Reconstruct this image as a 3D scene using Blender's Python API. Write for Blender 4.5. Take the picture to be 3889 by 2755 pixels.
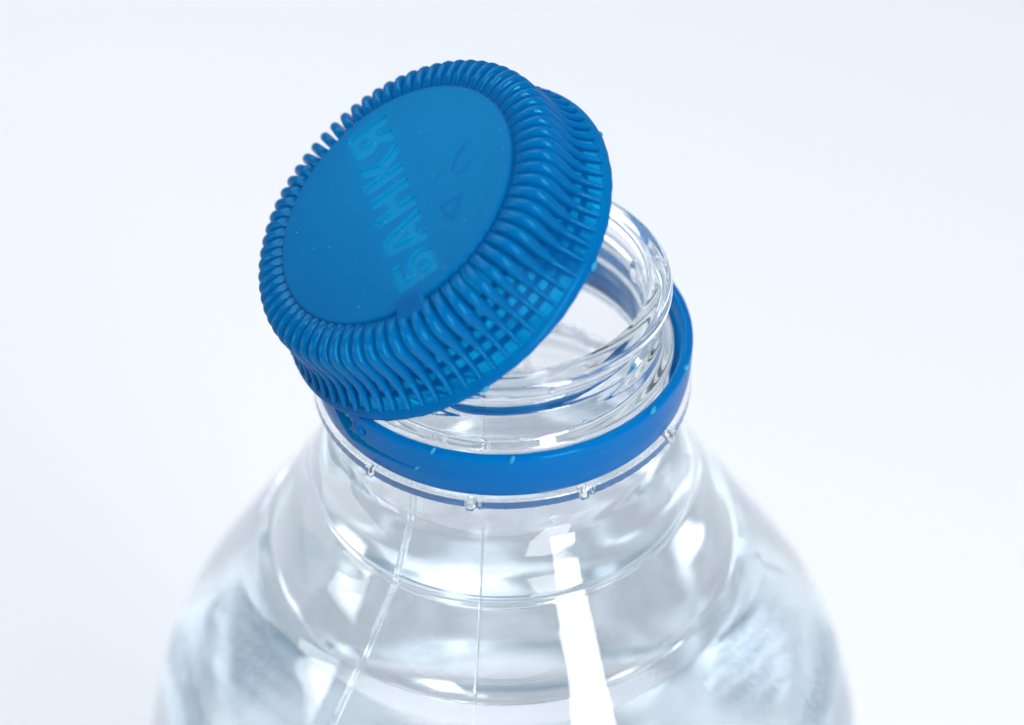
import bpy, bmesh, math, random
import numpy as np
from mathutils import Vector, Matrix
from mathutils import noise as mnoise

S = bpy.context.scene
for o in list(bpy.data.objects):
    bpy.data.objects.remove(o)
C = S.collection
R = math.radians
MM = 0.001
ZB = 0.250                      # height of the neck collar above the table, metres


def mm(x, y, z):                # millimetres from the collar centre -> metres in the world
    return Vector((x * MM, y * MM, z * MM + ZB))


# ------------------------------------------------------------------ camera
EL, DIST = R(41.2451), 174.81
cam_d = bpy.data.cameras.new('camera')
cam = bpy.data.objects.new('camera', cam_d)
C.objects.link(cam)
cam.location = mm(0.9822, -DIST * math.cos(EL), 1.4473 + DIST * math.sin(EL))
cam.rotation_euler = (math.pi / 2 - EL, R(0.0637), 0)
cam_d.sensor_width = 36.0
cam_d.lens = 70.47
cam_d.clip_start = 0.01
cam_d.clip_end = 20
cam_d.dof.use_dof = True
cam_d.dof.focus_distance = 0.1655
cam_d.dof.aperture_fstop = 16.0
S.camera = cam

# ------------------------------------------------------------------ world and lamps (studio)
w = bpy.data.worlds.new('World')
S.world = w
w.use_nodes = True
bg = w.node_tree.nodes['Background']
bg.inputs[0].default_value = (0.62, 0.815, 0.98, 1)
bg.inputs[1].default_value = 0.42


def softbox(name, az, el, dist, sx, sy, power, col=(1, 1, 1), target=(0, 0, -5)):
    d = bpy.data.lights.new(name, 'AREA')
    d.shape = 'RECTANGLE'
    d.size, d.size_y = sx, sy
    d.energy = power
    d.color = col
    o = bpy.data.objects.new(name, d)
    C.objects.link(o)
    t = mm(*target)
    v = Vector((math.cos(R(el)) * math.cos(R(az)), math.cos(R(el)) * math.sin(R(az)), math.sin(R(el))))
    o.location = t + v * dist
    o.rotation_euler = (-v).to_track_quat('-Z', 'Y').to_euler()
    return o


st = softbox('strip_softbox', -56, 28, 0.55, 0.15, 0.75, 4.9, (0.98, 0.99, 1.0))
st.data.spread = R(178)
softbox('overhead_softbox', 130, 60, 0.90, 0.8, 0.8, 5.2, (0.96, 0.98, 1.0), (0, 60, -100))
# the white sheet is a translucent diffuser lit from underneath
ul = bpy.data.lights.new('table_backlight', 'AREA')
ul.shape = 'RECTANGLE'
ul.size, ul.size_y = 3.4, 3.0
ul.energy = 23.0
ul.color = (1.0, 0.84, 0.74)
ulo = bpy.data.objects.new('table_backlight', ul)
C.objects.link(ulo)
ulo.location = (0.0, 0.1, -0.5)
ulo.rotation_euler = (math.pi, 0, 0)
softbox('left_softbox', 192, 14, 0.60, 0.20, 0.26, 0.8, (0.95, 0.98, 1.0))

S.view_settings.view_transform = 'Standard'
S.view_settings.look = 'None'
S.view_settings.exposure = 0.15
S.view_settings.gamma = 1.0
S.render.engine = 'CYCLES'
cy = S.cycles
cy.max_bounces = 64
cy.transmission_bounces = 56
cy.glossy_bounces = 24
cy.diffuse_bounces = 8
cy.transparent_max_bounces = 12
cy.caustics_reflective = True
cy.caustics_refractive = True
cy.sample_clamp_indirect = 6.0
cy.blur_glossy = 0.3
try:
    cy.use_denoising = True
    cy.denoiser = 'OPENIMAGEDENOISE'
except Exception:
    pass


# ------------------------------------------------------------------ helpers
def mat(name):
    m = bpy.data.materials.new(name)
    m.use_nodes = True
    nt = m.node_tree
    return m, nt, nt.nodes['Principled BSDF'], nt.nodes['Material Output']


def link(name, me, parent=None, material=None):
    o = bpy.data.objects.new(name, me)
    C.objects.link(o)
    if parent:
        o.parent = parent
    if material and me and not me.materials:
        me.materials.append(material)
    return o


def empty(name, loc, label, cat, group=None):
    o = bpy.data.objects.new(name, None)
    o.empty_display_size = 0.01
    o.location = loc
    C.objects.link(o)
    o['label'] = label
    o['category'] = cat
    if group:
        o['group'] = group
    return o


def tag(o, label, cat, group=None):
    o['label'] = label
    o['category'] = cat
    if group:
        o['group'] = group


def fillet(pts, n=4, rad=0.25):
    """round the corners of a polyline (r, z), rad = share of the shorter neighbour or per-point value"""
    out = [pts[0][:2]]
    for i in range(1, len(pts) - 1):
        p0, p1, p2 = (np.array(q[:2], float) for q in (pts[i - 1], pts[i], pts[i + 1]))
        r = pts[i][2] if len(pts[i]) > 2 else rad
        a, b = p0 - p1, p2 - p1
        la, lb = np.linalg.norm(a), np.linalg.norm(b)
        t = min(r, la * .45, lb * .45)
        if t <= 1e-6:
            out.append(tuple(p1))
            continue
        A, B = p1 + a / la * t, p1 + b / lb * t
        for k in range(n + 1):
            u = k / n
            out.append(tuple((1 - u) ** 2 * A + 2 * u * (1 - u) * p1 + u * u * B))
    out.append(pts[-1][:2])
    return out


def dense(pts, step):
    out = [pts[0]]
    for a, b in zip(pts[:-1], pts[1:]):
        L = math.hypot(b[0] - a[0], b[1] - a[1])
        k = max(1, int(math.ceil(L / step)))
        for j in range(1, k + 1):
            u = j / k
            out.append((a[0] + (b[0] - a[0]) * u, a[1] + (b[1] - a[1]) * u))
    return out


def spline(pts, n):
    """Catmull-Rom through (r, z) points"""
    P = [np.array(q, float) for q in pts]
    P = [2 * P[0] - P[1]] + P + [2 * P[-1] - P[-2]]
    out = []
    for i in range(1, len(P) - 2):
        for k in range(n):
            t = k / n
            a, b, c, d = P[i - 1:i + 3]
            out.append(tuple(.5 * (2 * b + (c - a) * t + (2 * a - 5 * b + 4 * c - d) * t * t + (3 * b - a - 3 * c + d) * t ** 3)))
    out.append(tuple(P[-2]))
    return out


def revolve(prof, thetas, disp=None):
    """closed-in-theta grid: returns positions (nz, nt, 3) in mm and smooth normals"""
    prof = np.array(prof, float)
    th = np.radians(np.array(thetas, float))
    r = prof[:, 0][:, None] + 0 * th[None]
    z = prof[:, 1][:, None] + 0 * th[None]
    tg = np.gradient(prof, axis=0)
    tl = np.maximum(np.linalg.norm(tg, axis=1), 1e-9)
    nr, nz = (tg[:, 1] / tl)[:, None], (-tg[:, 0] / tl)[:, None]      # sign fixed below by caller's order
    if disp is not None:
        d = disp(np.degrees(th)[None] + 0 * r, r, z)
        r = r + d * nr * -1
        z = z + d * nz * -1
    P = np.stack([r * np.cos(th), r * np.sin(th), z], -1)
    dt = np.roll(P, -1, 1) - np.roll(P, 1, 1)
    dz = np.gradient(P, axis=0)
    N = np.cross(dt, dz)
    # where the ring collapses to the axis
    L = np.linalg.norm(N, axis=-1, keepdims=True)
    N = np.where(L > 1e-12, N / np.maximum(L, 1e-12), np.array([0, 0, 1.]))
    return P, -N


def grid_objects(parts, P, N, names_mask, material, parent, origin, flip=False):
    """split a revolve grid into objects: names_mask = [(name, mask of quads)], custom normals keep the surface one"""
    nz, nt = P.shape[:2]
    idx = np.arange(nz * nt).reshape(nz, nt)
    q = np.stack([idx[:-1], idx[1:], np.roll(idx, -1, 1)[1:], np.roll(idx, -1, 1)[:-1]], -1)     # (nz-1, nt, 4)
    if flip:
        q = q[..., ::-1]
        N = -N
    V = P.reshape(-1, 3) * MM
    NN = N.reshape(-1, 3)
    for name, m in names_mask:
        f = q[m].reshape(-1, 4)
        if len(f) == 0:
            continue
        used, inv = np.unique(f, return_inverse=True)
        f = inv.reshape(-1, 4)
        me = bpy.data.meshes.new(name)
        me.from_pydata((V[used] - np.array(origin)).tolist(), [], f.tolist())
        me.polygons.foreach_set('use_smooth', [True] * len(me.polygons))
        me.normals_split_custom_set_from_vertices(NN[used].tolist())
        parts.append(link(name, me, parent, material))
    return parts


def mesh_obj(name, verts, faces, parent, material, smooth=True, scale=MM):
    me = bpy.data.meshes.new(name)
    me.from_pydata([tuple(np.array(v) * scale) for v in verts], [], faces)
    bm = bmesh.new()
    bm.from_mesh(me)
    bmesh.ops.remove_doubles(bm, verts=bm.verts, dist=1e-7)
    bmesh.ops.recalc_face_normals(bm, faces=bm.faces)
    bm.to_mesh(me)
    bm.free()
    if smooth:
        me.polygons.foreach_set('use_smooth', [True] * len(me.polygons))
    return link(name, me, parent, material)


def smoothstep(a, b, x):
    t = np.clip((x - a) / (b - a), 0, 1)
    return t * t * (3 - 2 * t)


# ------------------------------------------------------------------ materials
# white seamless paper
paper, nt, pb, _ = mat('white_paper')
pb.inputs['Base Color'].default_value = (0.84, 0.86, 0.90, 1)
pb.inputs['Roughness'].default_value = 0.9
pb.inputs['Specular IOR Level'].default_value = 0.1
tl_ = nt.nodes.new('ShaderNodeBsdfTranslucent')
tl_.inputs['Color'].default_value = (0.86, 0.88, 0.92, 1)
mxp = nt.nodes.new('ShaderNodeMixShader')
mxp.inputs[0].default_value = 0.55
nt.links.new(pb.outputs[0], mxp.inputs[1])
nt.links.new(tl_.outputs[0], mxp.inputs[2])
nt.links.new(mxp.outputs[0], _.inputs['Surface'])
tn = nt.nodes.new('ShaderNodeTexNoise')
tn.inputs['Scale'].default_value = 900
bp = nt.nodes.new('ShaderNodeBump')
bp.inputs['Strength'].default_value = 0.05
bp.inputs['Distance'].default_value = 0.0002
nt.links.new(tn.outputs[0], bp.inputs['Height'])
nt.links.new(bp.outputs[0], pb.inputs['Normal'])


def clear(name, ior, col, rough, bump_scale=0, bump=0.0, stretch=(1, 1, 1)):
    m, nt, b, out = mat(name)
    nt.nodes.remove(b)
    g = nt.nodes.new('ShaderNodeBsdfGlass')
    g.inputs['Color'].default_value = (*col, 1)
    g.inputs['Roughness'].default_value = rough
    g.inputs['IOR'].default_value = ior
    if bump:
        tc = nt.nodes.new('ShaderNodeTexCoord')
        mp = nt.nodes.new('ShaderNodeMapping')
        mp.inputs['Scale'].default_value = stretch
        n = nt.nodes.new('ShaderNodeTexNoise')
        n.inputs['Scale'].default_value = bump_scale
        n.inputs['Detail'].default_value = 3
        bpn = nt.nodes.new('ShaderNodeBump')
        bpn.inputs['Strength'].default_value = 1.0
        bpn.inputs['Distance'].default_value = bump
        nt.links.new(tc.outputs['Object'], mp.inputs['Vector'])
        nt.links.new(mp.outputs[0], n.inputs['Vector'])
        nt.links.new(n.outputs[0], bpn.inputs['Height'])
        nt.links.new(bpn.outputs[0], g.inputs['Normal'])
    nt.links.new(g.outputs[0], out.inputs['Surface'])
    return m


pet = clear('clear_pet', 1.57, (0.994, 0.998, 1.0), 0.0, 700, 0.000004, (1, 1, .6))
water_m = clear('water', 1.33, (0.985, 0.994, 1.0), 0.0)


def blue_plastic(name, diff, trans, mix, rough, spec=0.5, grain=0.0, scale=2500):
    m, nt, b, out = mat(name)
    b.inputs['Base Color'].default_value = (*diff, 1)
    b.inputs['Roughness'].default_value = rough
    b.inputs['IOR'].default_value = 1.5
    b.inputs['Specular IOR Level'].default_value = spec
    b.inputs['Specular Tint'].default_value = (0.15, 0.74, 1.0, 1)
    t = nt.nodes.new('ShaderNodeBsdfTranslucent')
    t.inputs['Color'].default_value = (*trans, 1)
    mx = nt.nodes.new('ShaderNodeMixShader')
    mx.inputs[0].default_value = mix
    # slight cloudiness of the pigment
    tc = nt.nodes.new('ShaderNodeTexCoord')
    n1 = nt.nodes.new('ShaderNodeTexNoise')
    n1.inputs['Scale'].default_value = 260
    n1.inputs['Detail'].default_value = 4
    mr = nt.nodes.new('ShaderNodeMapRange')
    mr.inputs['To Min'].default_value = mix - 0.07
    mr.inputs['To Max'].default_value = mix + 0.07
    nt.links.new(tc.outputs['Object'], n1.inputs['Vector'])
    nt.links.new(n1.outputs[0], mr.inputs['Value'])
    nt.links.new(mr.outputs[0], mx.inputs[0])
    if grain:
        n2 = nt.nodes.new('ShaderNodeTexNoise')
        n2.inputs['Scale'].default_value = scale
        n2.inputs['Detail'].default_value = 4
        bpn = nt.nodes.new('ShaderNodeBump')
        bpn.inputs['Strength'].default_value = 0.5
        bpn.inputs['Distance'].default_value = grain
        nt.links.new(tc.outputs['Object'], n2.inputs['Vector'])
        nt.links.new(n2.outputs[0], bpn.inputs['Height'])
        nt.links.new(bpn.outputs[0], b.inputs['Normal'])
    nt.links.new(b.outputs[0], mx.inputs[1])
    nt.links.new(t.outputs[0], mx.inputs[2])
    nt.links.new(mx.outputs[0], out.inputs['Surface'])
    return m


skirt_m = None
cap_m = blue_plastic('blue_cap_plastic', (0.0002, 0.122, 0.34), (0.001, 0.57, 0.86), 0.52, 0.16, 0.65, 0.00004)
face_m = blue_plastic('blue_matt_cap_plastic', (0.0004, 0.124, 0.36), (0.002, 0.62, 0.9), 0.5, 0.42, 0.3, 0.00006)
letter_m = blue_plastic('blue_polished_cap_plastic', (0.006, 0.215, 0.49), (0.02, 0.80, 1.0), 0.55, 0.25, 0.25)
ring_m = blue_plastic('blue_ring_plastic', (0.0001, 0.132, 0.39), (0.001, 0.56, 0.9), 0.5, 0.16, 0.5, 0.00002)
# the skirt between the ribs is thin and half clear: what lies behind it shows through
skirt_m = blue_plastic('blue_thin_cap_plastic', (0.0004, 0.13, 0.35), (0.003, 0.66, 0.90), 0.55, 0.28, 0.3, 0.00002)
nt_ = skirt_m.node_tree
so_ = nt_.nodes['Material Output']
pv_ = so_.inputs['Surface'].links[0].from_socket
st_ = nt_.nodes.new('ShaderNodeBsdfTransparent')
st_.inputs['Color'].default_value = (0.01, 0.58, 0.92, 1)
sm_ = nt_.nodes.new('ShaderNodeMixShader')
sm_.inputs[0].default_value = 0.48
nt_.links.new(pv_, sm_.inputs[1])
nt_.links.new(st_.outputs[0], sm_.inputs[2])
nt_.links.new(sm_.outputs[0], so_.inputs['Surface'])
rim_m = blue_plastic('blue_cap_rim_plastic', (0.0005, 0.10, 0.30), (0.004, 0.62, 0.95), 0.66, 0.25, 0.3, 0.00002)
# the thin polished inside skin of the cap lets most light straight through
liner_m, nt_, lb_, lo_ = mat('blue_cap_inner_skin')
lb_.inputs['Base Color'].default_value = (0.003, 0.17, 0.52, 1)
lb_.inputs['Roughness'].default_value = 0.3
tr_ = nt_.nodes.new('ShaderNodeBsdfTransparent')
tr_.inputs['Color'].default_value = (0.55, 0.88, 1.0, 1)
mx_ = nt_.nodes.new('ShaderNodeMixShader')
mx_.inputs[0].default_value = 0.85
nt_.links.new(lb_.outputs[0], mx_.inputs[1])
nt_.links.new(tr_.outputs[0], mx_.inputs[2])
nt_.links.new(mx_.outputs[0], lo_.inputs['Surface'])
nib_m = blue_plastic('torn_pale_blue_plastic', (0.05, 0.38, 0.58), (0.12, 0.72, 0.92), 0.5, 0.35)

# ------------------------------------------------------------------ the paper sweep
vs, fs = [], []
prof = [(-1.2, 0.0), (0.9, 0.0)]
for k in range(1, 13):
    a = k / 12 * math.pi / 2
    prof.append((0.9 + 0.5 * math.sin(a), 0.5 - 0.5 * math.cos(a)))
prof.append((1.4, 1.6))
xs = (-2.0, 2.0)
for y, z in prof:
    for x in xs:
        vs.append((x, y, z))
for i in range(len(prof) - 1):
    fs.append((2 * i, 2 * i + 1, 2 * i + 3, 2 * i + 2))
sweep = mesh_obj('paper_sweep', vs, fs, None, paper, True, 1.0)
sweep['kind'] = 'structure'

# ------------------------------------------------------------------ the bottle
bottle = empty('water_bottle', (0, 0, 0), 'clear plastic bottle with threaded open neck, standing under the tilted blue cap', 'bottle')
ORG = (0, 0, -ZB)               # mm grid -> world
THREADS = [(-250., -84., 9.2, 10.35), (-190., 70., 8.2, 9.5), (-57., 150., 7.2, 8.3), (100., 262., 6.4, 7.8)]


def seam(th, z, c, wdt, h):
    d = (th - c + 180) % 360 - 180
    return h * np.exp(-(d / wdt) ** 2)


def thread_h(th, z):
    out = 0 * z
    for a, b, z0, z1 in THREADS:
        t = (th - a) % 360
        L = b - a
        u = t / L
        zc = z0 + (z1 - z0) * u
        ends = smoothstep(0, 26, t) * smoothstep(0, 24, L - t) * (t < L)
        wv = np.abs(z - zc) / (0.25 + .55 * ends)
        prof_ = 1 - smoothstep(.5, 1.0, wv)
        out = np.maximum(out, 0.85 * ends * prof_)
    return out


def seam2_theta(z):
    return np.interp(-z, [0, 2.2, 10.05, 20.2, 40], [-119.3, -119.8, -121.4, -125.6, -131])


def seam_h(th, z):
    s = seam(th, z, -96.1, .22, .045) + seam(th, z, 83.5, .25, .06)
    c = seam2_theta(z)
    gap = np.interp(-z, [0.3, 5, 9.5, 20], [1.05, .8, .55, .35])
    lower = smoothstep(.3, .8, -z)
    s = s + lower * (seam(th, z, c - gap, .32, .055) + seam(th, z, c + gap, .32, .055))
    s = s + lower * (seam(th, z, c + 180, .5, .045))
    return s


th_all = set(np.round(np.arange(-180, 180, 0.5), 3))
for c0, wd in ((-96.1, .9), (83.5, .9)):
    th_all |= set(np.round(np.arange(c0 - wd, c0 + wd, 0.08), 3))
th_neck = sorted(th_all)
th_all |= set(np.round(np.arange(-128.5, -117.5, 0.12), 3))
th_dome = sorted(th_all)

# outer neck: lip -> thread zone -> top of collar
neck_out = fillet([(12.25, 11.0), (12.35, 11.42, .3), (13.1, 11.55, .5), (14.25, 11.2, .5), (14.45, 10.5, .5), (13.95, 9.9, .5), (13.85, 9.0), (13.85, 5.3, .3),
                   (14.75, 4.85, .3), (14.85, 4.1, .3), (14.2, 3.3, .5), (14.1, 1.15, .3), (14.5, 0.92, .2), (16.2, 0.90)], 6)
neck_out = dense(neck_out, 0.085)


def neck_disp(th, r, z):
    m = smoothstep(5.0, 6.0, z) * (1 - smoothstep(10.7, 11.2, z))
    t = thread_h(th, z) * m
    s = seam(th, z, -96.1, .22, .06) * (z < 10.9) * (z > 1.2)
    return np.maximum(t, 0) + s


P, N = revolve(neck_out, th_neck, lambda th, r, z: -neck_disp(th, r, z))
rr = np.hypot(P[..., 0], P[..., 1])
TH, ZZ = np.degrees(np.arctan2(P[..., 1], P[..., 0])), P[..., 2]
tm = thread_h(TH, ZZ) * smoothstep(5.0, 6.0, ZZ) > 0.04
qm = (tm[:-1] & tm[1:])
qm &= np.roll(qm, -1, 1) | np.roll(qm, 1, 1)
bt = (ZZ[:-1] < 5.25) & (ZZ[1:] > 3.2)
parts = []
lip = (ZZ[:-1] > 10.0) & ~qm
names = [('neck_wall', ~(qm | bt | lip)), ('mouth_rim', lip), ('neck_bead', bt & ~qm)]
# each thread ridge an object of its own
lab = np.full(qm.shape, -1)
Tq, Zq = TH[:-1], ZZ[:-1]
best = np.full(qm.shape, 1e9)
for k, (a, b, z0, z1) in enumerate(THREADS):
    t = (Tq - a) % 360
    zc = z0 + (z1 - z0) * t / (b - a)
    d = np.where(t <= b - a, np.abs(Zq - zc), 1e8)
    lab = np.where(d < best, k, lab)
    best = np.minimum(best, d)
for k in range(len(THREADS)):
    names.append(('screw_thread', qm & (lab == k)))
grid_objects(parts, P, N, names, pet, bottle, ORG)

# collar with its little vent notches
col_prof = dense(fillet([(16.2, 0.90), (16.42, 0.88, .1), (16.5, 0.78, .1), (16.53, 0.02, .06), (16.42, -0.05, .06), (15.3, 0.36)], 4), 0.05)


def collar_disp(th, r, z):
    d = 0 * z
    for c0, wd, h in ((-131.6, 1.0, .25), (-99.0, 1.25, .27), (-96.2, .5, .09), (-65.6, 1.3, .26), (-62.8, .5, .08), (-30, 1.2, .3), (10, 1.2, .3), (60, 1.2, .3), (120, 1.2, .3), (170, 1.2, .3)):
        x = np.abs((th - c0 + 180) % 360 - 180)
        d = d - h * (1 - smoothstep(wd * .8, wd * 1.15, x)) * smoothstep(15.4, 16.3, r)
    jag = 0.02 * np.sin(th * 3.1) * np.sin(th * 1.3 + 2) * smoothstep(16.2, 16.45, r)
    return d + jag


th_col = sorted(set(th_neck) | set(np.round(np.concatenate([np.arange(c0 - 2, c0 + 2, .15) for c0 in (-131.6, -99, -96.2, -65.6, -62.8)]), 3)))
# the collar's edge loops must meet the neck's and the body's: plain circles there, so only spacing differs
P, N = revolve(col_prof, th_col, lambda th, r, z: -collar_disp(th, r, z))
grid_objects(parts, P, N, [('neck_collar', np.ones((P.shape[0] - 1, P.shape[1]), bool))], pet, bottle, ORG)

# shoulder and body, outside
sh_a = spline([(14.95, -0.7), (14.96, -1.6), (15.0, -3.4), (15.22, -4.7), (15.72, -6.0), (16.42, -7.8), (17.2, -9.6)], 12)
sh_b = [(17.2, -9.6), (17.26, -9.75), (17.28, -9.95), (17.29, -10.2), (17.34, -10.4)] + spline([(17.45, -10.55), (17.78, -10.95), (18.9, -12.9), (20.2, -15.0), (22.3, -18.8), (24.5, -22.0), (26.5, -25.0), (28.5, -28.1), (30.9, -32.0), (33.0, -36.2),
               (34.9, -41.5), (36.4, -48), (37.5, -56), (38.1, -66), (38.3, -80)], 14)
low = spline([(38.3, -80), (38.3, -120), (38.3, -180), (38.3, -238), (37.2, -244.5), (34.0, -248.6), (29.0, -249.9), (25.0, -249.2), (15, -245), (5, -243.4), (0.01, -243.2)], 6)
body_out = fillet([(15.3, 0.36), (14.97, 0.36, .15), sh_a[0]], 5)[:-1] + sh_a[:-1] + sh_b[:-1] + low


def wav(P, amp, f, off):
    out = np.zeros(P.shape[:2])
    for i in range(P.shape[0]):
        for j in range(P.shape[1]):
            v = P[i, j]
            out[i, j] = mnoise.noise(Vector((v[0] * f + off, v[1] * f, v[2] * f * .7)))
    return out * amp


def grid_noise(th, z, amp, seed, fz=.22, ft=5):
    rs = np.random.RandomState(seed)
    t = np.radians(th)
    out = 0 * z
    for k in range(14):
        n = rs.randint(1, ft + 1) * (1 if k < 7 else 3)
        out = out + rs.uniform(.4, 1) * np.sin(n * t + rs.uniform(0, 6.3) + z * rs.uniform(-fz, fz) * (1 if k < 7 else 2.5))
    return out * amp / 3


def body_disp(th, r, z):
    m = smoothstep(.6, 1.2, -z) * (1 - smoothstep(60, 90, -z))
    return m * (seam_h(th, z) + grid_noise(th, z, 0.008, 3))


P, N = revolve(body_out, th_dome, lambda th, r, z: -body_disp(th, r, z))
TH, ZZ = np.degrees(np.arctan2(P[..., 1], P[..., 0])), P[..., 2]
sm = (seam_h(TH, ZZ) > 0.02) & (ZZ > -70) & (ZZ < -.5)
sq = sm[:-1] & sm[1:]
Tq = TH[:-1]
sq1 = sq & (np.abs((Tq + 96.1 + 180) % 360 - 180) < 1.5)
sq2 = sq & (np.abs((Tq - 83.5 + 180) % 360 - 180) < 1.5)
dl = (Tq - seam2_theta(ZZ[:-1]) + 180) % 360 - 180
sq3 = sq & (dl > -2.5) & (dl <= 0)
sq4 = sq & (dl > 0) & (dl < 2.5)
ss = sq1 | sq2 | sq3 | sq4
zq = ZZ[:-1]
up = zq > -9.75
grid_objects(parts, P, N, [('neck_flare', up & ~ss), ('shoulder', ~up & (zq > -80.1) & ~ss), ('base', ~up & (zq <= -80.1) & ~ss),
                           ('mould_seam', sq1), ('mould_seam', sq2), ('mould_seam', sq3), ('mould_seam', sq4)], pet, bottle, ORG)

# inside wall of the whole bottle
in_pts = [(12.25, 11.0), (12.2, 10.5), (12.15, 8), (12.2, 4), (12.25, 0.5), (12.4, -2.4), (12.6, -4.6), (12.95, -6.0), (14.1, -7.5), (15.9, -9.4), (17.0, -10.75),
          (18.3, -12.9), (19.75, -15.1), (21.87, -18.8), (24.1, -22.1), (26.1, -25.15), (28.1, -28.2), (30.5, -32.1), (32.6, -36.3), (34.5, -41.6), (36.0, -48.1), (37.1, -56), (37.7, -66), (37.9, -80)]
in_prof = spline(in_pts, 10)[:-1] + spline([(37.9, -80), (37.9, -120), (37.9, -180), (37.9, -238), (36.8, -244), (33.8, -248), (29.0, -249.2), (25.2, -248.5), (15, -244.4), (5, -242.8), (0.01, -242.6)], 6)
in_prof_a = np.array(in_prof)


def inner_disp(th, r, z):
    m = smoothstep(-10.0, -7, -z) * (1 - smoothstep(60, 90, -z))
    return m * grid_noise(th, z, 0.011, 8)


P, N = revolve(in_prof, np.arange(-180, 180, 0.5), lambda th, r, z: -inner_disp(th, r, z))
grid_objects(parts, P, N, [('inner_wall', np.ones((P.shape[0] - 1, P.shape[1]), bool))], pet, bottle, ORG, flip=True)

# ------------------------------------------------------------------ the water inside
ZW = -18.55
sel = [(r + 0.12, z) for r, z in in_prof if z < ZW - .05]
wprof = [(0.01, ZW - 1.3), (8, ZW - 1.3), (15, ZW - 1.29), (18.2, ZW - 1.25), (20.1, ZW - 1.0), (21.2, ZW - .5), (21.82, ZW + .3)]
wprof = spline(wprof, 6)
wprof += [(q[0], q[1]) for q in sel if q[1] < ZW - 1.0]
wprof[-1] = (0.01, -242.75)
P, N = revolve(wprof, np.arange(-180, 180, 0.5))
wl = []
grid_objects(wl, P, N, [('water', np.ones((P.shape[0] - 1, P.shape[1]), bool))], water_m, None, ORG)
tag(wl[0], 'clear still water filling the bottle up to its shoulder', 'water')

# ------------------------------------------------------------------ blue tamper ring round the neck
ring = empty('tamper_ring', mm(0, 0, 1.0), 'broken blue plastic band lying round the neck just above the clear collar', 'tamper ring')
RORG = (0, 0, 1.0 * MM)
SLO = ([-150, -145.9, -140.4, -134.5, -127.7, -121.9, -114.7], [4.6, 3.7, 2.44, 2.55, 2.80, 2.91, 3.07])
SUP = ([-150, -142.2, -138.2, -136.1, -135.3, -131.8, -127.6, -121.9, -114.7], [5.6, 5.3, 4.28, 3.66, 3.3, 3.12, 3.16, 3.10, 3.09])


def slit(th, z):
    lo = np.interp(th, *SLO)
    hi = np.interp(th, *SUP)
    m = smoothstep(-.06, .06, z - lo) * smoothstep(-.06, .06, hi - z) * (th > -149) * (th < -115)
    return m


ring_prof = fillet([(14.7, 1.6), (14.5, 1.35, .08), (14.6, 1.12, .05), (15.95, 1.0, .1), (16.12, 1.2, .2), (16.38, 2.6, .8), (16.42, 5.0, .5), (16.36, 5.42, .12), (15.75, 5.52, .15), (15.45, 5.2, .2), (15.35, 4.2, .3), (15.5, 2.6, .3), (15.3, 1.8, .2), (14.7, 1.6)], 4)
ring_prof = dense(ring_prof, 0.09)


def ring_disp(th, r, z):
    o = smoothstep(15.9, 16.1, r)
    d = -0.3 * slit(th, z) * o
    # faint moulded lugs and a slightly wavy, torn top edge
    for c0 in (-106, -83, -60, -20, 20, 60, 100, 140):
        x = np.abs((th - c0 + 180) % 360 - 180)
        d = d + 0.03 * (1 - smoothstep(3.0, 3.8, x)) * smoothstep(4.0, 4.2, z) * (1 - smoothstep(4.6, 4.8, z)) * o
    return d + .015 * np.sin(np.radians(th) * 31) * smoothstep(5.2, 5.5, z)


th_ring = sorted(set(np.round(np.arange(-180, 180, .8), 3)) | set(np.round(np.arange(-150, -114, .15), 3)))
P, N = revolve(ring_prof, th_ring, lambda th, r, z: -ring_disp(th, r, z))
TH, ZZ = np.degrees(np.arctan2(P[..., 1], P[..., 0])), P[..., 2]
rl = []
sq = (slit(TH, ZZ) > .5)
rr0 = np.array(ring_prof)[:, 0][:, None] > 15.9
sq = (sq & rr0)[:-1]
grid_objects(rl, P, N, [('band', ~sq)], ring_m, ring, (0, 0, 1.0 * MM))

# torn bridges: little lumps
rnd = random.Random(7)


def lump(name, parent, material, pos, axes, org, seed):
    """pos mm; axes = three vectors (mm half sizes)"""
    bm = bmesh.new()
    bmesh.ops.create_icosphere(bm, subdivisions=2, radius=1)
    rs = random.Random(seed)
    off = Vector((rs.uniform(0, 50), rs.uniform(0, 50), rs.uniform(0, 50)))
    A = [Vector(v) for v in axes]
    for v in bm.verts:
        k = 1 + .45 * mnoise.noise(v.co * 1.4 + off)
        c = v.co * k
        v.co = (A[0] * c.x + A[1] * c.y + A[2] * c.z) * MM + Vector(pos) * MM - Vector(org)
    me = bpy.data.meshes.new(name)
    bm.to_mesh(me)
    bm.free()
    me.polygons.foreach_set('use_smooth', [True] * len(me.polygons))
    return link(name, me, parent, material)


for i, (t, z, sx, sz) in enumerate(((-87.0, 5.4, .22, .42), (-40.6, 5.45, .36, .3), (-18.8, 5.45, .3, .22), (-109.7, 5.45, .2, .35), (-114.7, 3.15, .22, .25))):
    a = R(t)
    r0 = 16.3
    lump('torn_bridge', ring, nib_m, (r0 * math.cos(a), r0 * math.sin(a), z),
         ((-math.sin(a) * sx, math.cos(a) * sx, .1), (math.cos(a) * .22, math.sin(a) * .22, 0), (.1, 0, sz)), RORG, i + 11)

# ------------------------------------------------------------------ the cap
n = Vector((-0.53819777, -0.20309354, 0.81798299)).normalized()
a_ = Vector((-0.35305732, 0.93560169, 0.0)).normalized()
b_ = n.cross(a_)
cap = empty('bottle_cap', (0, 0, 0), 'blue ribbed screw cap with engraved lettering, tilted open on the bottle mouth', 'bottle cap')
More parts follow.
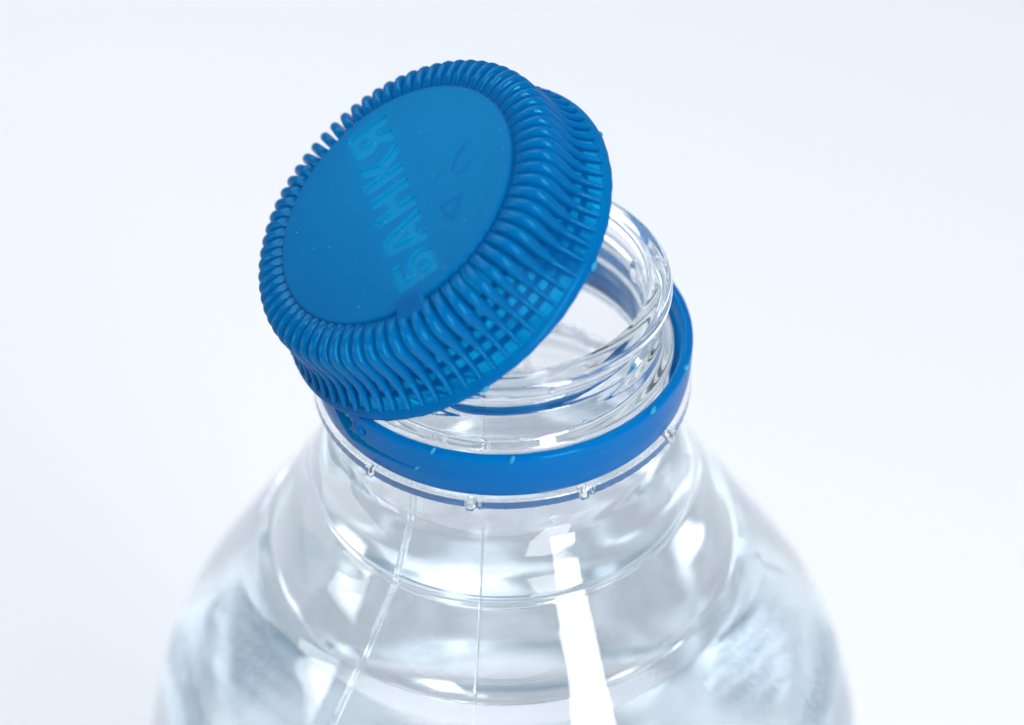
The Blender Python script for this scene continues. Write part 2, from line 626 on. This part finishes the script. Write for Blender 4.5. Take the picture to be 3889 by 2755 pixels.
# local frame of the cap: x = along a_, y = along b_, z = n ; origin at the rim centre (base of the cap)
HB = 7.65
cc = Vector((-8.82925925, -0.1410452, 19.1110241)) - n * HB
M = Matrix((a_, b_, n)).transposed().to_4x4()
M.translation = mm(*cc)
cap.matrix_world = M
CO = (0, 0, 0)
# here z_local = HB - h (mm)


def capprof(pts, **k):
    return [(q[0], HB - q[1], *q[2:]) for q in pts]


core = fillet(capprof([(11.38, 0.30), (11.42, 0.75, .2), (12.0, 1.15, .4), (12.9, 2.0, .6), (13.7, 3.0, .6), (14.35, 4.1, .6), (14.85, 5.2, .6), (15.5, 6.2, .6), (15.86, 6.55, .15)]), 5)
core = dense(core, .2)
inner = fillet(capprof([(15.25, 7.6), (15.1, 6.9, .3), (14.6, 6.3, .5), (14.0, 5.2, .5), (13.45, 4.0, .5), (12.8, 3.0, .5), (12.0, 2.2, .5), (11.0, 1.55, .4), (9.0, 1.25, .4), (0.02, 1.2)]), 5)
inner = dense(inner, .35)
rimp = fillet(capprof([(15.86, 6.55), (16.2, 6.85, .3), (16.32, 7.3, .2), (16.25, 7.62, .1), (15.9, 7.7, .1), (15.25, 7.6)]), 5)
rimp = dense(rimp, .1)
th_cap = np.arange(0, 360, .75)
cl = []


def flip_if(P):
    return False


P, N = revolve(core, th_cap)
grid_objects(cl, P, N, [('skirt', np.ones((P.shape[0] - 1, P.shape[1]), bool))], skirt_m, cap, CO)
P, N = revolve(rimp, th_cap, lambda th, r, z: -.018 * (np.sin(np.radians(th) * 23) + np.sin(np.radians(th) * 57 + 1)) * smoothstep(HB - 7.2, HB - 7.6, z))
grid_objects(cl, P, N, [('rim', np.ones((P.shape[0] - 1, P.shape[1]), bool))], rim_m, cap, CO)
P, N = revolve(inner, np.arange(0, 360, 2))
grid_objects(cl, P, N, [('liner', np.ones((P.shape[0] - 1, P.shape[1]), bool))], liner_m, cap, CO)

# knurling: 72 fins
NR = 72
tip = capprof([(11.5, 0.35), (12.3, 0.02), (13.4, 0.05), (14.25, 0.5), (14.65, 1.15), (14.78, 2.0), (14.85, 3.0), (14.95, 4.0), (15.15, 4.8), (15.55, 5.6), (15.85, 6.1), (16.08, 6.5), (16.0, 6.75)])
tip = spline(tip, 3)
core_a = np.array(core)


def core_base(q):
    d = np.hypot(core_a[:, 0] - q[0], core_a[:, 1] - q[1])
    return core_a[d.argmin()]


vs, fs = [], []
K = 11
for i, q in enumerate(tip):
    h = HB - q[1]
    b = core_base(q)
    base = np.array(b) + (np.array(b) - np.array(q)) / max(1e-6, np.hypot(*(np.array(b) - np.array(q)))) * .25
    wd = np.interp(h, [0, .4, 1.2, 3.0, 4.3, 6.0, 7.0], [.38, .44, .45, .40, .27, .18, .13])
    if i in (0,):
        wd *= .6
    hv = np.array(q) - base
    hl = max(1e-6, float(np.hypot(*hv)))
    cr = min(wd, hl * .7)
    for k in range(K):
        if k in (0, K - 1):
            side, u = (-wd if k == 0 else wd) * 1.08, 0.0
        else:
            t = (k - 1) / (K - 3) * math.pi
            side, u = -math.cos(t) * wd, (hl - cr + cr * math.sin(t)) / hl
        vs.append((base[0] + hv[0] * u, side, base[1] + hv[1] * u))
nq = len(tip)
for i in range(nq - 1):
    for k in range(K):
        k2 = (k + 1) % K
        fs.append((i * K + k, i * K + k2, (i + 1) * K + k2, (i + 1) * K + k))
fs.append(tuple(range(K)))
fs.append(tuple((nq - 1) * K + k for k in range(K)))
rib0 = mesh_obj('rib', vs, fs, cap, cap_m)
RIB0 = R(331 - 360 + .0)
for i in range(NR):
    ang = R(1.2) + 2 * math.pi * i / NR
    o = rib0 if i == 0 else rib0.copy()
    if i:
        C.objects.link(o)
        o.parent = cap
    o.rotation_euler = (0, 0, ang)

# internal screw thread: raised rings inside the skirt
for hh in (3.0, 4.1, 5.2, 6.25):
    rr_ = np.interp(hh, [2.2, 3.0, 4.0, 5.2, 6.3, 6.9], [12.0, 12.8, 13.45, 14.0, 14.6, 15.1]) - .02
    vs, fs = [], []
    nt_ = 120
    for j in range(nt_):
        t = 2 * math.pi * j / nt_
        for dz, dr in ((-.24, .12), (-.12, -.3), (.12, -.3), (.24, .12)):
            z = HB - hh + dz + .35 * ((j / nt_) - .5)
            vs.append(((rr_ + dr) * math.cos(t), (rr_ + dr) * math.sin(t), z))
    for j in range(nt_ - 1):
        for k in range(4):
            k2 = (k + 1) % 4
            fs.append((j * 4 + k, j * 4 + k2, (j + 1) * 4 + k2, (j + 1) * 4 + k))
    fs += [(0, 1, 2, 3), tuple((nt_ - 1) * 4 + k for k in range(4))]
    mesh_obj('inner_thread', vs, fs, cap, cap_m)

# top panel with the engraved word
LET = {
 'YA': [[(9.56, -3.22), (8.43, -3.05), (8.4, -2.93), (8.61, -1.73), (8.4, -1.55), (8.25, -1.61), (7.43, -2.91), (6.19, -2.76), (6.12, -2.61), (7.07, -1.33), (6.77, -1.09), (6.57, -0.75), (6.52, -0.37), (6.55, 0.19), (6.75, 0.61), (7.17, 1.02), (7.72, 1.17), (8.55, 1.1), (9.75, 0.92), (10.12, 0.66), (10.17, 0.19)], [(8.71, -0.76), (8.03, -0.7), (7.96, -0.3), (7.97, 0.12), (8.27, 0.18), (8.78, 0.1), (8.87, -0.08)]],
 'KA': [[(3.7, 1.65), (3.62, -0.13), (4.82, 1.56), (6.19, 1.34), (4.82, -0.42), (5.61, -2.62), (5.4, -2.67), (4.28, -2.53), (3.54, -0.56), (3.41, -0.82), (3.12, -2.3), (2.03, -2.2), (2.56, 1.82)]],
 'EN': [[(1.73, 1.86), (1.18, -2.05), (0.03, -1.94), (0.32, -0.44), (-0.85, -0.24), (-1.1, -1.76), (-1.5, -1.7), (-2.29, -1.61), (-1.7, 2.29), (-0.63, 2.14), (-0.7, 0.7), (0.32, 0.57), (0.6, 2.07)]],
 'A': [[(-3.42, 2.35), (-3.24, 2.19), (-3.14, 1.94), (-2.87, -1.51), (-2.89, -1.57), (-4.04, -1.41), (-4.01, -0.65), (-4.99, -0.55), (-5.3, -1.23), (-6.3, -1.17), (-6.43, -0.92), (-5.25, 2.46), (-4.97, 2.62), (-4.25, 2.59)], [(-4.4, 1.77), (-4.23, 0.47), (-4.2, 0.25), (-4.66, 0.2), (-4.81, 0.36)]],
 'BE': [[(-6.7, 2.78), (-6.75, 2.02), (-8.56, 2.23), (-8.54, 1.72), (-7.68, 1.55), (-7.13, 1.25), (-6.78, 0.83), (-6.69, 0.27), (-6.89, -0.32), (-7.52, -0.93), (-8.03, -1.04), (-8.79, -0.94), (-9.73, -0.76), (-10.02, -0.54), (-9.99, -0.08), (-9.56, 3.11)], [(-7.99, 0.61), (-8.0, 0.32), (-8.02, 0.02), (-8.42, -0.07), (-8.81, 0.02), (-8.9, 0.26), (-8.72, 0.84), (-8.24, 0.78)]],
}


def offset(loop, d):
    """move a closed polygon's points by d towards its inside"""
    p = np.array(loop)
    area = .5 * np.sum(p[:, 0] * np.roll(p[:, 1], -1) - np.roll(p[:, 0], -1) * p[:, 1])
    s = 1 if area > 0 else -1
    e = np.roll(p, -1, 0) - p
    e /= np.linalg.norm(e, axis=1, keepdims=True)
    nn = s * np.stack([-e[:, 1], e[:, 0]], -1)
    m = nn + np.roll(nn, 1, 0)
    m /= np.maximum(.35, (m * m).sum(1, keepdims=True) / 2)
    return p + m * d


def fill(loops, z):
    bm = bmesh.new()
    for lp in loops:
        v = [bm.verts.new((x, y, z)) for x, y in lp]
        for i in range(len(v)):
            bm.edges.new((v[i], v[(i + 1) % len(v)]))
    bmesh.ops.triangle_fill(bm, use_beauty=True, use_dissolve=False, edges=bm.edges[:], normal=(0, 0, 1))
    bm.verts.index_update()
    out = ([tuple(v.co) for v in bm.verts], [tuple(v.index for v in f.verts) for f in bm.faces])
    bm.free()
    return out


def add(vs, fs, V, F):
    k = len(vs)
    vs += V
    fs += [tuple(i + k for i in f) for f in F]


ZT = HB
NC = 144
RF = 11.12
circle = [(RF * math.cos(2 * math.pi * j / NC), RF * math.sin(2 * math.pi * j / NC)) for j in range(NC)]
vs, fs = [], []
V, F = fill([circle] + [l[0] for l in LET.values()], ZT)
add(vs, fs, V, F)
for l in LET.values():
    if len(l) > 1:
        V, F = fill([l[1]], ZT)
        add(vs, fs, V, F)
# rounded edge and side of the panel
edge = [(RF, ZT), (11.25, ZT - .02), (11.36, ZT - .09), (11.41, ZT - .2), (11.42, ZT - .35), (11.40, ZT - .8)]
V, F = [], []
for r_, z_ in edge:
    V += [(r_ * math.cos(2 * math.pi * j / NC), r_ * math.sin(2 * math.pi * j / NC), z_) for j in range(NC)]
for i in range(len(edge) - 1):
    for j in range(NC):
        j2 = (j + 1) % NC
        F.append((i * NC + j, (i + 1) * NC + j, (i + 1) * NC + j2, i * NC + j2))
add(vs, fs, V, F)
me = bpy.data.meshes.new('top_panel')
me.from_pydata([tuple(np.array(v) * MM) for v in vs], [], fs)
bm = bmesh.new()
bm.from_mesh(me)
bmesh.ops.remove_doubles(bm, verts=bm.verts, dist=2e-6)
for f in bm.faces:
    if abs(f.normal.z) > .5 and f.normal.z < 0:
        f.normal_flip()
    f.smooth = abs(f.normal.z) < .9999
bm.to_mesh(me)
bm.free()
link('top_panel', me, cap, face_m)

DEPTH = .26
for key, loops in LET.items():
    vs, fs = [], []
    top = loops
    bot = [offset(loops[0], .05).tolist()] + [offset(l, -.05).tolist() for l in loops[1:]]
    V, F = fill(bot, ZT - DEPTH)
    add(vs, fs, V, F)
    for t_, b2 in zip(top, bot):
        k = len(t_)
        V = [(x, y, ZT) for x, y in t_] + [(x, y, ZT - DEPTH) for x, y in b2]
        F = [(i, (i + 1) % k, k + (i + 1) % k, k + i) for i in range(k)]
        add(vs, fs, V, F)
    mesh_obj('engraved_letter', vs, fs, cap, letter_m, smooth=False)


# pad at the edge of the panel where the lettering ends, and the faint marks under the panel
def block(name, material, outline, z0, z1, round_=.12):
    vs, fs = [], []
    lp = [np.array(outline), offset(outline, round_ * .3), offset(outline, round_)]
    zs = [z0, z1 - round_, z1 - round_ * .3, z1]
    rows = [lp[0], lp[0], lp[1], lp[2]]
    k = len(outline)
    for row, z in zip(rows, zs):
        vs += [(x, y, z) for x, y in row]
    for i in range(3):
        for j in range(k):
            fs.append((i * k + j, i * k + (j + 1) % k, (i + 1) * k + (j + 1) % k, (i + 1) * k + j))
    V, F = fill([lp[2].tolist()], z1)
    add(vs, fs, V, F)
    return mesh_obj(name, vs, fs, cap, material, smooth=False)


def polar(r, d):
    return (r * math.cos(R(d)), r * math.sin(R(d)))


pad = [polar(10.45, t) for t in np.linspace(159, 172, 7)] + [polar(12.6, t) for t in np.linspace(172, 159, 7)]
block('rim_lug', face_m, pad, ZT - 1.6, ZT + .04, .2)


def ridge(name, pts, wdt, z0, z1, closed, material):
    vs, fs = [], []
    p = np.array(pts, float)
    d = (np.roll(p, -1, 0) - np.roll(p, 1, 0)) if closed else np.gradient(p, axis=0)
    d /= np.linalg.norm(d, axis=1, keepdims=True)
    nn = np.stack([-d[:, 1], d[:, 0]], -1)
    k = len(p)
    for s, z in ((1, z0), (1, z1), (-1, z1), (-1, z0)):
        vs += [(x, y, z) for x, y in p + nn * wdt * s]
    for i in range(k if closed else k - 1):
        j = (i + 1) % k
        for q in range(4):
            q2 = (q + 1) % 4
            fs.append((q * k + i, q * k + j, q2 * k + j, q2 * k + i))
    if not closed:
        fs += [(0, k, 2 * k, 3 * k), (k - 1, 2 * k - 1, 3 * k - 1, 4 * k - 1)]
    return mesh_obj(name, vs, fs, cap, material, smooth=False)


tri = [(-4.95, -5.3), (-4.5, -3.2), (-6.6, -3.45)]
tri = [tuple(np.array(tri[i]) * (1 - u) + np.array(tri[(i + 1) % 3]) * u) for i in range(3) for u in (0, .25, .5, .75)]
ridge('recycling_mark', tri, .08, HB - .22, HB - .06, True, skirt_m)
arc = [(-.3, -7.9), (-.7, -7.0), (-1.2, -6.1), (-1.9, -5.6), (-2.6, -5.8), (-2.8, -6.5), (-2.4, -7.4)]
ridge('moulded_mark', arc, .07, HB - .22, HB - .06, False, skirt_m)

# torn bridges along the cap rim
for i, (t, sx) in enumerate(((265.0, .35), (217.0, .5), (170.0, .4), (120, .3), (300, .3))):
    a = R(t - 360) if False else None
    # th in the fit ran along a_ then b_
    ang = R(t)
    pos = (16.2 * math.cos(ang), 16.2 * math.sin(ang), HB - 7.6)
    lump('torn_bridge', cap, nib_m, pos, ((-math.sin(ang) * sx, math.cos(ang) * sx, 0), (math.cos(ang) * .22, math.sin(ang) * .22, 0), (0, 0, .3)), CO, 40 + i)

# specks of dust on the panel and the ribs
vs, fs = [], []
rs_ = random.Random(5)
for i in range(46):
    ang, rad = rs_.uniform(0, 6.283), 10.9 * math.sqrt(rs_.random())
    sz = rs_.choice((.025, .03, .035, .045))
    c0 = np.array((rad * math.cos(ang), rad * math.sin(ang), HB + sz * .4))
    k = len(vs)
    for d in ((1, 0, 0), (0, 1, 0), (-1, 0, 0), (0, -1, 0), (0, 0, 1), (0, 0, -1)):
        vs.append(tuple(c0 + np.array(d) * sz * rs_.uniform(.6, 1.4)))
    for a, b in ((0, 1), (1, 2), (2, 3), (3, 0)):
        fs += [(k + a, k + b, k + 4), (k + b, k + a, k + 5)]
dust_m, _n, _b, _o = mat('pale_dust')
_b.inputs['Base Color'].default_value = (0.35, 0.55, 0.68, 1)
_b.inputs['Roughness'].default_value = 0.8
du = mesh_obj('dust', vs, fs, cap, dust_m, smooth=False)
du['kind'] = 'stuff'

# tether: the strip of the ring that still holds the cap
tp = [(-11.9, -11.6, 4.0), (-11.75, -11.45, 4.7), (-11.55, -11.25, 5.2), (-11.3, -10.95, 5.7)]
tw = [1.5, .95, .75, 1.3]
vs, fs = [], []
for (x, y, z), wd in zip(tp, tw):
    t = np.array((-y, x, 0)) / math.hypot(x, y)
    o_ = np.array((x, y, 0)) / math.hypot(x, y)
    for s, q in ((-1, .12), (1, .12), (1, -.3), (-1, -.3)):
        v = np.array((x, y, z)) + t * s * wd * .5 + o_ * q
        vs.append(tuple(v - np.array((0, 0, 1.0))))
for i in range(3):
    for k in range(4):
        fs.append((i * 4 + k, i * 4 + (k + 1) % 4, (i + 1) * 4 + (k + 1) % 4, (i + 1) * 4 + k))
fs += [(0, 1, 2, 3), (12, 13, 14, 15)]
mesh_obj('tether', vs, fs, ring, ring_m)

# ------------------------------------------------------------------ droplets on the neck
def droplet(th, z, r, nel, size, h, label, flat=1.0):
    """dome of water on the surface at angle th; nel = elevation of the surface normal"""
    a, e = R(th), R(nel)
    nrm = Vector((math.cos(e) * math.cos(a), math.cos(e) * math.sin(a), math.sin(e)))
    u = Vector((-math.sin(a), math.cos(a), 0))
    v = nrm.cross(u)
    bm = bmesh.new()
    bmesh.ops.create_uvsphere(bm, u_segments=28, v_segments=16, radius=1)
    for q in bm.verts:
        c = q.co.copy()
        zz = c.z if c.z > 0 else c.z * .25
        q.co = (u * c.x * size + v * c.y * size * flat + nrm * zz * h) * MM
    bmesh.ops.recalc_face_normals(bm, faces=bm.faces)
    me = bpy.data.meshes.new('water_droplet')
    bm.to_mesh(me)
    bm.free()
    me.polygons.foreach_set('use_smooth', [True] * len(me.polygons))
    o = link('water_droplet', me, None, water_m)
    o.location = mm(r * math.cos(a), r * math.sin(a), z)
    tag(o, label, 'droplet', 'droplets clinging to the bottle neck')
    return o


droplet(-73.0, -3.25, 15.12, 12, .5, .3, 'round water droplet on the clear neck below the collar, above the bright strip reflection', .85)
droplet(-73.6, 10.6, 14.42, 10, .42, .3, 'white glinting droplet just under the open mouth rim, at the front', .9)
droplet(-60.7, 5.75, 13.84, 0, .2, .15, 'tiny droplet on the plain neck wall between thread and blue ring', 1.1)
droplet(-82.4, 5.3, 13.86, 15, .36, .2, 'flat droplet resting on the bead behind the blue ring front', .6)
droplet(18.0, 8.6, 12.12, 180, .9, .45, 'large droplet stuck inside the mouth at the back right wall', 1.3)
